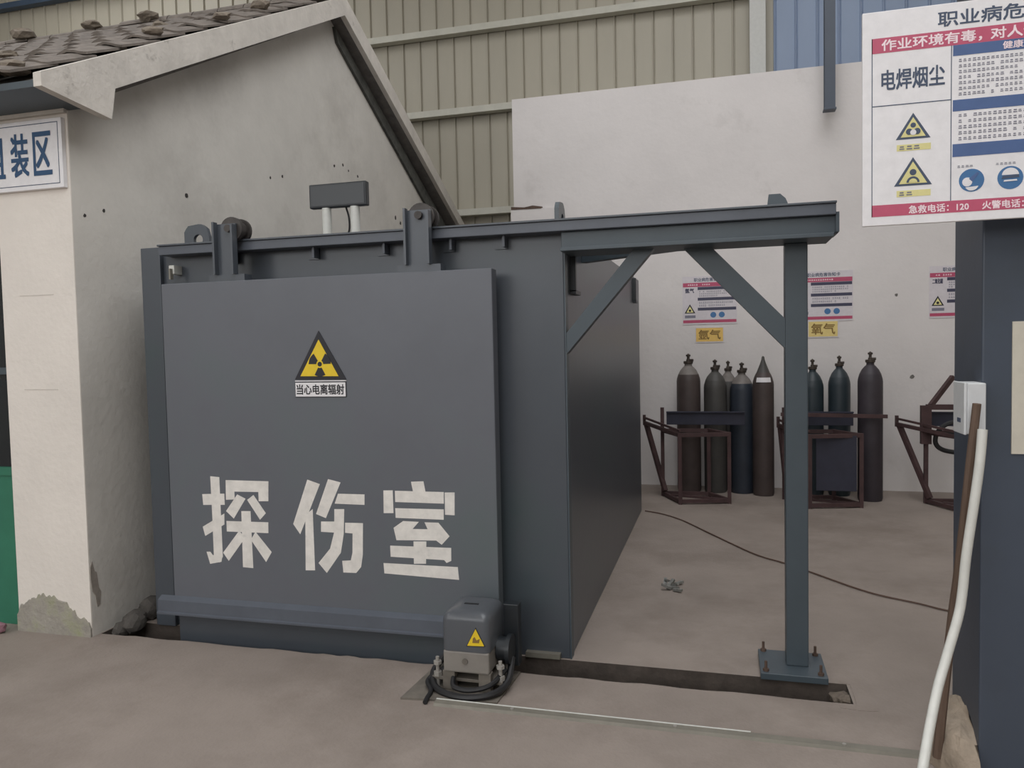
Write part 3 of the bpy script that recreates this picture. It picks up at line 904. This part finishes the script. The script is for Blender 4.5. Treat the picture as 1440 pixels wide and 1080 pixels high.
# ================================================================== GAS CYLINDERS
M_CYL = {'brown': mat('cyl_brown_grey', (72, 62, 60), 0.55, var=0.18, scale=7), 'grey': mat('cyl_dark_grey', (70, 68, 66), 0.55, var=0.16, scale=7),
         'blue': mat('cyl_blue_black', (46, 52, 62), 0.5, var=0.16, scale=7), 'teal': mat('cyl_dark_teal', (42, 52, 58), 0.45, var=0.16, scale=7),
         'plum': mat('cyl_dark_plum', (56, 50, 56), 0.55, var=0.18, scale=7), 'shoulder': mat('cyl_worn_shoulder', (116, 110, 106), 0.6, var=0.2, scale=12),
         'valve': mat('valve_brass_dark', (70, 62, 56), 0.5, metal=0.4, var=0.25, scale=20)}
def cylinder(x, y, r, H, colour, label, shoulder=None, cap=False):
    t = thing('gas_cylinder', label, 'gas cylinder', (x, y, 0), 'gas cylinders along the white wall')
    zs = H - 0.30                                # where the shoulder begins
    bm = bmesh.new()
    lathe(bm, x, y, 0, [(r * .93, 0.0), (r, 0.025), (r, zs), (r * .97, zs + .03), (r * .86, zs + .075)])
    obj('body', bm, M_CYL[colour], t, smooth=True)
    bm = bmesh.new()
    lathe(bm, x, y, 0, [(r * .86, zs + .075), (r * .68, zs + .118), (r * .46, zs + .15), (r * .32, zs + .165), (r * .30, zs + .2), (r * .30, zs + .205)])
    obj('shoulder', bm, M_CYL[shoulder or colour], t, smooth=True)
    if cap:
        bm = bmesh.new()
        lathe(bm, x, y, 0, [(r * .62, zs + .128), (r * .5, zs + .16), (r * .3, zs + .215), (r * .16, zs + .26), (r * .12, zs + .29), (0.0, zs + .30)])
        obj('valve_cap', bm, M_CYL['grey'], t, smooth=True)
        bm = bmesh.new()
        prof = [(r * 1.0, zs + .03), (r * .90, zs + .078)]
        prev = None
        for i in range(9):
            a = math.radians(-90 - 42 + 84 * i / 8)
            cur = [bm.verts.new((x + (pr + .003) * math.cos(a), y + (pr + .003) * math.sin(a), z)) for pr, z in prof]
            if prev:
                bm.faces.new((prev[0], cur[0], cur[1], prev[1]))
            prev = cur
        obj('white_label', bm, M_PRINTWHITE, t, smooth=True)
        return t
    bm = bmesh.new()
    lathe(bm, x, y, 0, [(r * .2, zs + .2), (r * .17, zs + .235), (r * .12, zs + .24), (r * .12, zs + .265), (r * .2, zs + .268), (r * .2, zs + .285), (r * .1, zs + .29), (0.0, zs + .30)], 12)
    cyl(bm, (x, y, zs + .225), (x + r * .42, y - r * .15, zs + .225), r * .12, 10)
    obj('valve', bm, M_CYL['valve'], t, smooth=True)
    bm = bmesh.new()
    lathe(bm, x, y, 0, [(r * .36, zs + .188), (r * .40, zs + .192), (r * .40, zs + .214), (r * .36, zs + .218)], 14)
    obj('neck_ring', bm, M_CYL['valve'], t, smooth=True)
    return t
cylinder(-0.352, 8.5, .125, 1.487, 'brown', 'leftmost brown-grey gas cylinder with a bulky valve', 'shoulder')
cylinder(-0.075, 8.5, .118, 1.42, 'grey', 'dark grey gas cylinder second from the chamber side')
cylinder(0.06, 8.69, .10, 1.40, 'grey', 'gas cylinder with pale shoulder half hidden behind two others by the wall', 'shoulder')
cylinder(0.198, 8.5, .122, 1.385, 'blue', 'blue-black gas cylinder with pale shoulder left of the capped cylinder', 'shoulder')
cylinder(0.408, 8.38, .106, 1.45, 'brown', 'brown gas cylinder with conical cap and white label left of the post', None, True)
cylinder(0.90, 8.5, .108, 1.41, 'teal', 'dark teal gas cylinder half hidden behind the slate gantry post')
cylinder(1.157, 8.5, .107, 1.44, 'teal', 'dark teal gas cylinder standing between post and plum-coloured cylinder')
cylinder(1.41, 8.27, .116, 1.48, 'plum', 'rightmost dark plum gas cylinder nearest the viewer')

# ================================================================== CYLINDER RACKS
def rack(dx, label, plate_x1, tipx=-0.82, tipy=8.42):
    t = thing('cylinder_rack', label, 'rack', (-0.2 + dx, 8.0, 0), 'steel racks in front of the gas cylinders')
    A = Vector((-0.41 + dx, 7.75, 0)); B = Vector((0.06 + dx, 7.87, 0)); D = Vector((-0.61 + dx, 8.18, 0)); E = B + (D - A)
    E.y = min(E.y, 8.2)
    H = 0.71
    up = Vector((0, 0, 1))
    w = 0.036
    for p, h in ((A, H), (B, H), (D, 0.93), (E, H)):
        beam('leg', p, p + up * h, w, w, M_RACK, t, up=(0, 1, 0))
    for p, q in ((A, B), (A, D), (D, E), (B, E)):
        beam('top_rail', p + up * (H - .02), q + up * (H - .02), w, w, M_RACK, t)
        beam('bottom_rail', p + up * .03, q + up * .03, w * .9, w, M_RACK, t)
    beam('shelf_brace', A + (D - A) * .5 + up * .05, B + (A - B) * .05 + up * .04, 0.035, 0.02, M_RACK, t)
    tip = Vector((tipx + dx, tipy, 0))
    beam('arm', tip + up * .80, A + up * .73 + Vector((0, .02, 0)), .018, .02, M_RACK, t)
    beam('arm', tip + up * .745, A + up * .685 + Vector((0, .02, 0)), .03, .034, M_RACK, t)
    beam('arm_end', tip + up * .72, tip + up * .83, .03, .03, M_RACK, t, up=(0, 1, 0))
    beam('strut', tip + up * .74 + Vector((0.02, -0.01, 0)), Vector((-0.585 + dx, 8.13, 0.06)), .045, .04, M_RACK, t)
    box('retaining_plate', -0.57 + dx, plate_x1, 8.225, 8.245, .745, .885, M_RACKBLUE, t, bev=.003)
    box('plate_lip', -0.57 + dx, plate_x1, 8.20, 8.225, .873, .885, M_RACKBLUE, t)
    return t
rack(0.0, 'dark red steel rack in front of the five left gas cylinders', 0.22)
r2 = rack(1.205, 'dark red steel rack partly behind the slate gantry post', 1.25, -0.66, 8.25)
box('front_panel', 0.86, 1.22, 7.83, 7.845, .16, .69, M_RACKBLUE, r2, bev=.003)
beam('retaining_bar', (0.56, 8.1, .868), (1.535, 8.1, .85), .03, .035, M_RACK, r2)
r3 = rack(2.5, 'dark red steel rack beside the blue-grey column', 2.75)
beam('upper_bar', (1.89, 8.18, .935), (2.75, 8.18, .93), .05, .05, M_RACK, r3)
beam('upper_strut', (1.93, 8.18, .95), (2.15, 8.3, 1.22), .04, .04, M_RACK, r3)
box('mounting_block', 1.84, 1.93, 8.14, 8.2, .58, .95, M_RACK, r3)
cable('hose', [(2.25, 8.06, .78), (2.08, 8.05, .80), (1.97, 8.06, .72), (1.95, 8.08, .6), (2.03, 8.08, .53), (2.25, 8.08, .5)], .022, M_CABLE, r3)
cable('hose', [(2.25, 8.1, .66), (2.1, 8.1, .68), (1.97, 8.12, .69)], .018, M_CABLE, r3)

# ================================================================== WALL POSTERS
def poster(x0, name_txt, label):
    z0, z1 = 1.80, 2.33
    x1 = x0 + 0.58
    y = 8.795
    t = thing('hazard_poster', label, 'poster', (x0 + .29, 8.797, z0), 'small hazard posters on the white wall')
    box('sheet', x0, x1, y, 8.7995, z0, z1, M_PAPER, t)
    f = y - 0.0008
    g = y - 0.0016
    xd = x0 + 0.165
    def rect(nm, a, b, c, d, m, yy=f):
        return box(nm, a, b, yy, yy + 0.0007, c, d, m, t)
    text('title_lettering', '职业病危害告知卡', x0 + .125, x1 - .125, z1 - .058, z1 - .018, f, M_INK, t)
    rect('top_red_band', x0 + .006, x1 - .006, z1 - .115, z1 - .07, M_REDDK)
    rect('bottom_red_band', x0 + .006, x1 - .006, z0 + .018, z0 + .05, M_REDDK)
    for zt in (z1 - .118, z1 - .235, z1 - .345):
        rect('navy_band', xd, x1 - .008, zt - .032, zt, M_NAVY)
    rows('band_print', x0 + .06, x1 - .08, z1 - .08, z1 - .105, 1, g, M_PINK, t, pitch=.022)
    rows('fine_print', xd + .015, x1 - .03, z1 - .158, z1 - .228, 3, f, M_GREYINK, t, pitch=.02)
    rows('fine_print', xd + .015, x1 - .03, z1 - .275, z1 - .338, 2, f, M_GREYINK, t, pitch=.02)
    text('name_lettering', name_txt, x0 + .03, x0 + .125, z1 - .18, z1 - .13, f, M_NAVY, t, bold=.02)
    tx, tz = x0 + .08, z0 + .145
    ngon_obj('warning_triangle', [(tx - .058, tz - .02), (tx + .058, tz - .02), (tx, tz + .082)], 'y', f, f + .0007, M_BLACK, t)
    ngon_obj('triangle_field', [(tx - .038, tz - .01), (tx + .038, tz - .01), (tx, tz + .058)], 'y', g, g + .0007, M_PALEYEL, t)
    ngon_obj('triangle_mark', disc_poly(tx, tz + .01, .014, 10), 'y', g - .0008, g, M_BLACK, t)
    rect('caption_strip', tx - .055, tx + .06, tz - .072, tz - .042, M_GREYINK)
    for px_ in (x0 + .33, x0 + .42):
        ngon_obj('pictogram', disc_poly(px_, z0 + .103, .032, 14), 'y', f, f + .0007, M_PICTO, t)
    return t
poster(-0.42, '氩气', 'small red-banded hazard poster left of the slanting brace')
poster(0.752, '氧气', 'small red-banded hazard poster partly hidden by the gantry post')
poster(2.055, '二氧化碳', 'small red-banded hazard poster partly hidden by the blue-grey column')
def placard(x0, x1, z0, z1, txt, m, label):
    t = thing('gas_placard', label, 'placard', ((x0 + x1) / 2, 8.797, z0), 'yellow gas name placards')
    box('sheet', x0, x1, 8.794, 8.7995, z0, z1, M_PAPER, t)
    box('yellow_field', x0 + .008, x1 - .008, 8.7932, 8.7945, z0 + .012, z1 - .008, m, t)
    text('lettering', txt, x0 + .035, x1 - .035, z0 + .035, z1 - .03, 8.7925, M_PLACARDINK, t, bold=.012)
placard(-0.285, 0.02, 1.598, 1.768, '氩气', M_ORANGE, 'orange-yellow gas placard under the poster left of the brace')
placard(0.885, 1.19, 1.625, 1.805, '氧气', M_PLACARD2, 'pale yellow gas placard under the poster beside the post')

# ================================================================== RIGHT COLUMN AND WHAT HANGS ON IT
col = thing('steel_column', 'large blue-grey painted steel column at the right', 'column', (1.05, 3.2, 0))
box('shaft', 0.877, 1.25, 3.035, 3.37, 0.0, 8.4, M_COLUMN, col, bev=0.006)
box('base_plate', 0.878, 1.3, 3.0, 3.4, 0.0, 0.02, M_COLUMN, col)

def mound():
    bm = bmesh.new()
    res = bmesh.ops.create_uvsphere(bm, u_segments=24, v_segments=12, radius=1)
    for v in res['verts']:
        k = 1 + 0.1 * math.sin(v.co.x * 5 + v.co.y * 4) + random.uniform(-.04, .04)
        v.co = Vector((0.865 + v.co.x * .12 * k, 3.2 + v.co.y * .24 * k, max(0.0, v.co.z) * .2 * k))
        v.co.x = min(v.co.x, 0.8765)
    return obj('grout_mound', bm, M_MOUND, None, smooth=True)
tag(mound(), 'rough beige grout mound at the foot of the blue-grey column', 'grout mound')

nb = thing('hazard_notice_board', 'large white hazard notice board with red and blue bands hung on the column', 'notice board', (0.95, 2.9, 1.985))
BY = 2.89
BF = BY - 0.0008
BG = BY - 0.0016
BH = BY - 0.0024
box('board', 0.467, 1.433, BY, BY + 0.014, 1.985, 2.70, M_BOARD, nb, bev=0.002)
for x in (0.92, 1.15):
    box('hanging_bracket', x - .02, x + .02, BY + 0.014, 3.036, 2.3, 2.34, M_GALV, nb)
def R(nm, a, b, c, d, m, y=BF):
    return box(nm, a, b, y, y + 0.0007, c, d, m, nb)
R('top_red_band', .496, 1.404, 2.561, 2.611, M_RED)
R('bottom_red_band', .496, 1.404, 2.015, 2.054, M_RED)
R('blue_band', .743, 1.404, 2.526, 2.561, M_BLUE)
R('blue_band', .743, 1.404, 2.346, 2.383, M_BLUE)
R('blue_band', .743, 1.404, 2.197, 2.239, M_BLUE)
R('border_line', .496, .4985, 2.015, 2.611, M_INK)
R('border_line', .737, .7395, 2.054, 2.561, M_INK)
R('border_line', .4985, .737, 2.384, 2.387, M_INK)
R('border_line', 1.402, 1.404, 2.015, 2.611, M_INK)
text('title_lettering', '职业病危害告知卡', .698, 1.202, 2.625, 2.674, BF, M_INK, nb, bold=.012)
text('red_band_lettering', '作业环境有毒，', .527, .827, 2.567, 2.604, BG, M_PINK, nb, bold=.014)
text('red_band_lettering', '对人体有害，', .853, 1.103, 2.567, 2.604, BG, M_PINK, nb, bold=.014)
text('red_band_lettering', '请注意防护', 1.135, 1.373, 2.567, 2.604, BG, M_PINK, nb, bold=.014)
text('hazard_name_lettering', '电焊烟尘', .527, .718, 2.436, 2.503, BF, M_INK, nb, bold=.01)
text('blue_band_lettering', '健康危害', .888, 1.005, 2.532, 2.556, BG, M_PINK, nb)
text('blue_band_lettering', '理化特性', 1.14, 1.26, 2.532, 2.556, BG, M_PINK, nb)
text('blue_band_lettering', '应急处理', 1.02, 1.13, 2.352, 2.377, BG, M_PINK, nb)
text('blue_band_lettering', '防护措施', 1.02, 1.13, 2.205, 2.231, BG, M_PINK, nb)
rows('fine_print', .76, 1.385, 2.519, 2.392, 7, BF, M_GREYINK, nb, pitch=.0135, fill=.55)
rows('fine_print', .76, 1.385, 2.341, 2.246, 5, BF, M_GREYINK, nb, pitch=.0145, fill=.55)
text('bottom_lettering', '急救电话：120', .612, .792, 2.020, 2.046, BG, M_PINK, nb, bold=.014)
text('bottom_lettering', '火警电话：', .832, .952, 2.020, 2.046, BG, M_PINK, nb, bold=.014)
text('bottom_lettering', '119', .966, 1.012, 2.0225, 2.0435, BG, M_PINK, nb, bold=.014)
def warn(cx, zb, zt, hw, kind):
    tr = ngon_obj('warning_triangle', [(cx - hw, zb), (cx + hw, zb), (cx, zt)], 'y', BF, BF + .0007, M_INK, nb)
    i = .011
    ngon_obj('triangle_field', [(cx - hw + i * 1.35, zb + i * .62), (cx + hw - i * 1.35, zb + i * .62), (cx, zt - i * 1.3)], 'y', BG, BG + .0007, M_PALEYEL, nb)
    if kind == 0:
        parts = [disc_poly(cx, zb + .045, .0085, 12), disc_poly(cx - .012, zb + .024, .0105, 12), disc_poly(cx + .012, zb + .024, .0105, 12), disc_poly(cx, zb + .021, .0095, 12)]
        ms = [M_INK, M_INK, M_INK, M_PRINTWHITE]
    else:
        parts = [disc_poly(cx, zb + .044, .0105, 14), disc_poly(cx, zb + .010, .020, 14, 0, math.pi), disc_poly(cx, zb + .010, .013, 14, 0, math.pi)]
        ms = [M_INK, M_INK, M_PALEYEL]
    for k, (pl, mm) in enumerate(zip(parts, ms)):
        ngon_obj('warning_mark', pl, 'y', BH - .0003 * k, BH - .0003 * k + .0007, mm, nb)
warn(.624, 2.268, 2.354, .053, 0)
warn(.624, 2.113, 2.207, .058, 1)
for zc in (2.240, 2.087):
    R('caption_strip', .574, .678, zc - .010, zc + .011, M_PALEYEL)
    rows('caption_print', .582, .672, zc + .008, zc - .008, 1, BG, M_GREYINK, nb, pitch=.022, fill=.85)
for k, cx in enumerate((.80, .913, 1.03, 1.145, 1.26)):
    pc = ngon_obj('pictogram', disc_poly(cx, 2.117, .0375, 28), 'y', BF, BF + .0007, M_PICTO, nb)
    def pm_(pl, m, d=0):
        bm = bmesh.new()
        prism(bm, pl, 'y', BG - .0003 * d, BG - .0003 * d + .0007)
        return obj('pictogram_mark', bm, m, pc)
    if k % 2 == 0:
        pm_(disc_poly(cx - .013, 2.112, .015, 14), M_PRINTWHITE)
        pm_([(cx + .002, 2.112), (cx + .022, 2.138), (cx + .016, 2.143), (cx - .008, 2.122)], M_BLUE, 1)
        pm_(disc_poly(cx, 2.104, .021, 12, math.pi * 1.15, math.pi * 1.9), M_PRINTWHITE, 2)
    else:
        pm_(disc_poly(cx, 2.124, .025, 16, 0.1, math.pi - 0.1), M_PRINTWHITE)
        pm_([(cx - .026, 2.114), (cx + .026, 2.117), (cx + .024, 2.126), (cx - .022, 2.124)], M_INK, 1)
        pm_([(cx - .02, 2.105), (cx + .02, 2.106), (cx + .018, 2.111), (cx - .018, 2.11)], M_PRINTWHITE, 2)
    rows('caption_print', cx - .042, cx + .042, 2.168, 2.16, 1, BF, M_GREYINK, nb, pitch=.012, fill=.95)

sb = thing('switch_box', 'small white switch box on the side of the blue-grey column', 'switch box', (0.84, 3.04, 1.262))
box('box_body', .818, .877, 2.985, 3.11, 1.262, 1.44, M_BOX, sb, bev=.004)
box('box_lid', .808, .818, 2.983, 3.112, 1.260, 1.442, M_BOX, sb, bev=.003)
box('rating_mark', .8068, .8082, 3.02, 3.06, 1.30, 1.315, M_INK, sb)

bnz = box('paper_notice', .969, 1.2, 3.029, 3.0345, 1.19, 1.65, M_BEIGE)
tag(bnz, 'plain beige notice sheet on the front of the blue-grey column', 'notice')

bm = bmesh.new()
tube(bm, [Vector(v) for v in [[0.837, 2.945, 1.372], [0.823, 2.962, 1.172], [0.813, 2.99, 0.96], [0.801, 3.02, 0.741], [0.792, 3.04, 0.608], [0.775, 3.065, 0.345], [0.757, 3.09, 0.05]]], .0135, 8, .017)
tag(obj('wooden_stick', bm, M_WOOD), 'brown wooden stick leaning beside the white switch box', 'stick')
tag(cable('white_conduit', [[0.849, 2.925, 1.286], [0.837, 2.91, 1.176], [0.82, 2.9, 1.052], [0.792, 2.885, 0.865], [0.776, 2.87, 0.734], [0.758, 2.85, 0.657], [0.712, 2.8, 0.539], [0.661, 2.72, 0.435], [0.585, 2.55, 0.281], [0.5, 2.3, 0.13], [0.46, 2.1, 0.03], [0.42, 1.9, 0.0155]], .0155, M_PVC, None, 10), 'white plastic conduit pipe curving down from the switch box to the floor', 'pipe')

# ================================================================== SMALL THINGS ON THE FLOOR
tag(cable('floor_cable', [(-0.72, 7.36, .008), (-0.55, 7.25, .008), (-0.354, 7.013, .008), (-0.1, 6.554, .008), (0.218, 5.991, .008), (0.415, 5.778, .008), (0.576, 5.58, .008), (0.873, 5.204, .008), (1.121, 5.036, .008), (1.282, 4.918, .008), (1.7, 4.7, .008)], 0.0055, M_BROWNCABLE, None, 6), 'thin brown cable lying across the concrete floor behind the gantry post', 'cable')
def scrap():
    bm = bmesh.new()
    for k in range(9):
        a = random.uniform(0, 6.28)
        rr = random.uniform(0, .05)
        cx, cy = -0.335 + rr * math.cos(a), 5.07 + rr * math.sin(a) * 1.6
        b = random.uniform(0, 6.28)
        p = Vector((cx, cy, .012))
        q = p + Vector((math.cos(b) * .06, math.sin(b) * .06, random.uniform(0, .03)))
        bar(bm, p, q, .022, .014)
    return obj('scrap_clippings', bm, M_SCRAP)
tag(scrap(), 'small pile of grey metal clippings on the floor beside the chamber', 'scrap')
bm = bmesh.new()
lump(bm, (-4.08, 3.46, 0.035), .045, 2, .2, (1.3, .8, .7))
tag(obj('pink_rag', bm, M_PINKRAG, None, smooth=True), 'small pinkish rag on the floor at the foot of the green door', 'rag')
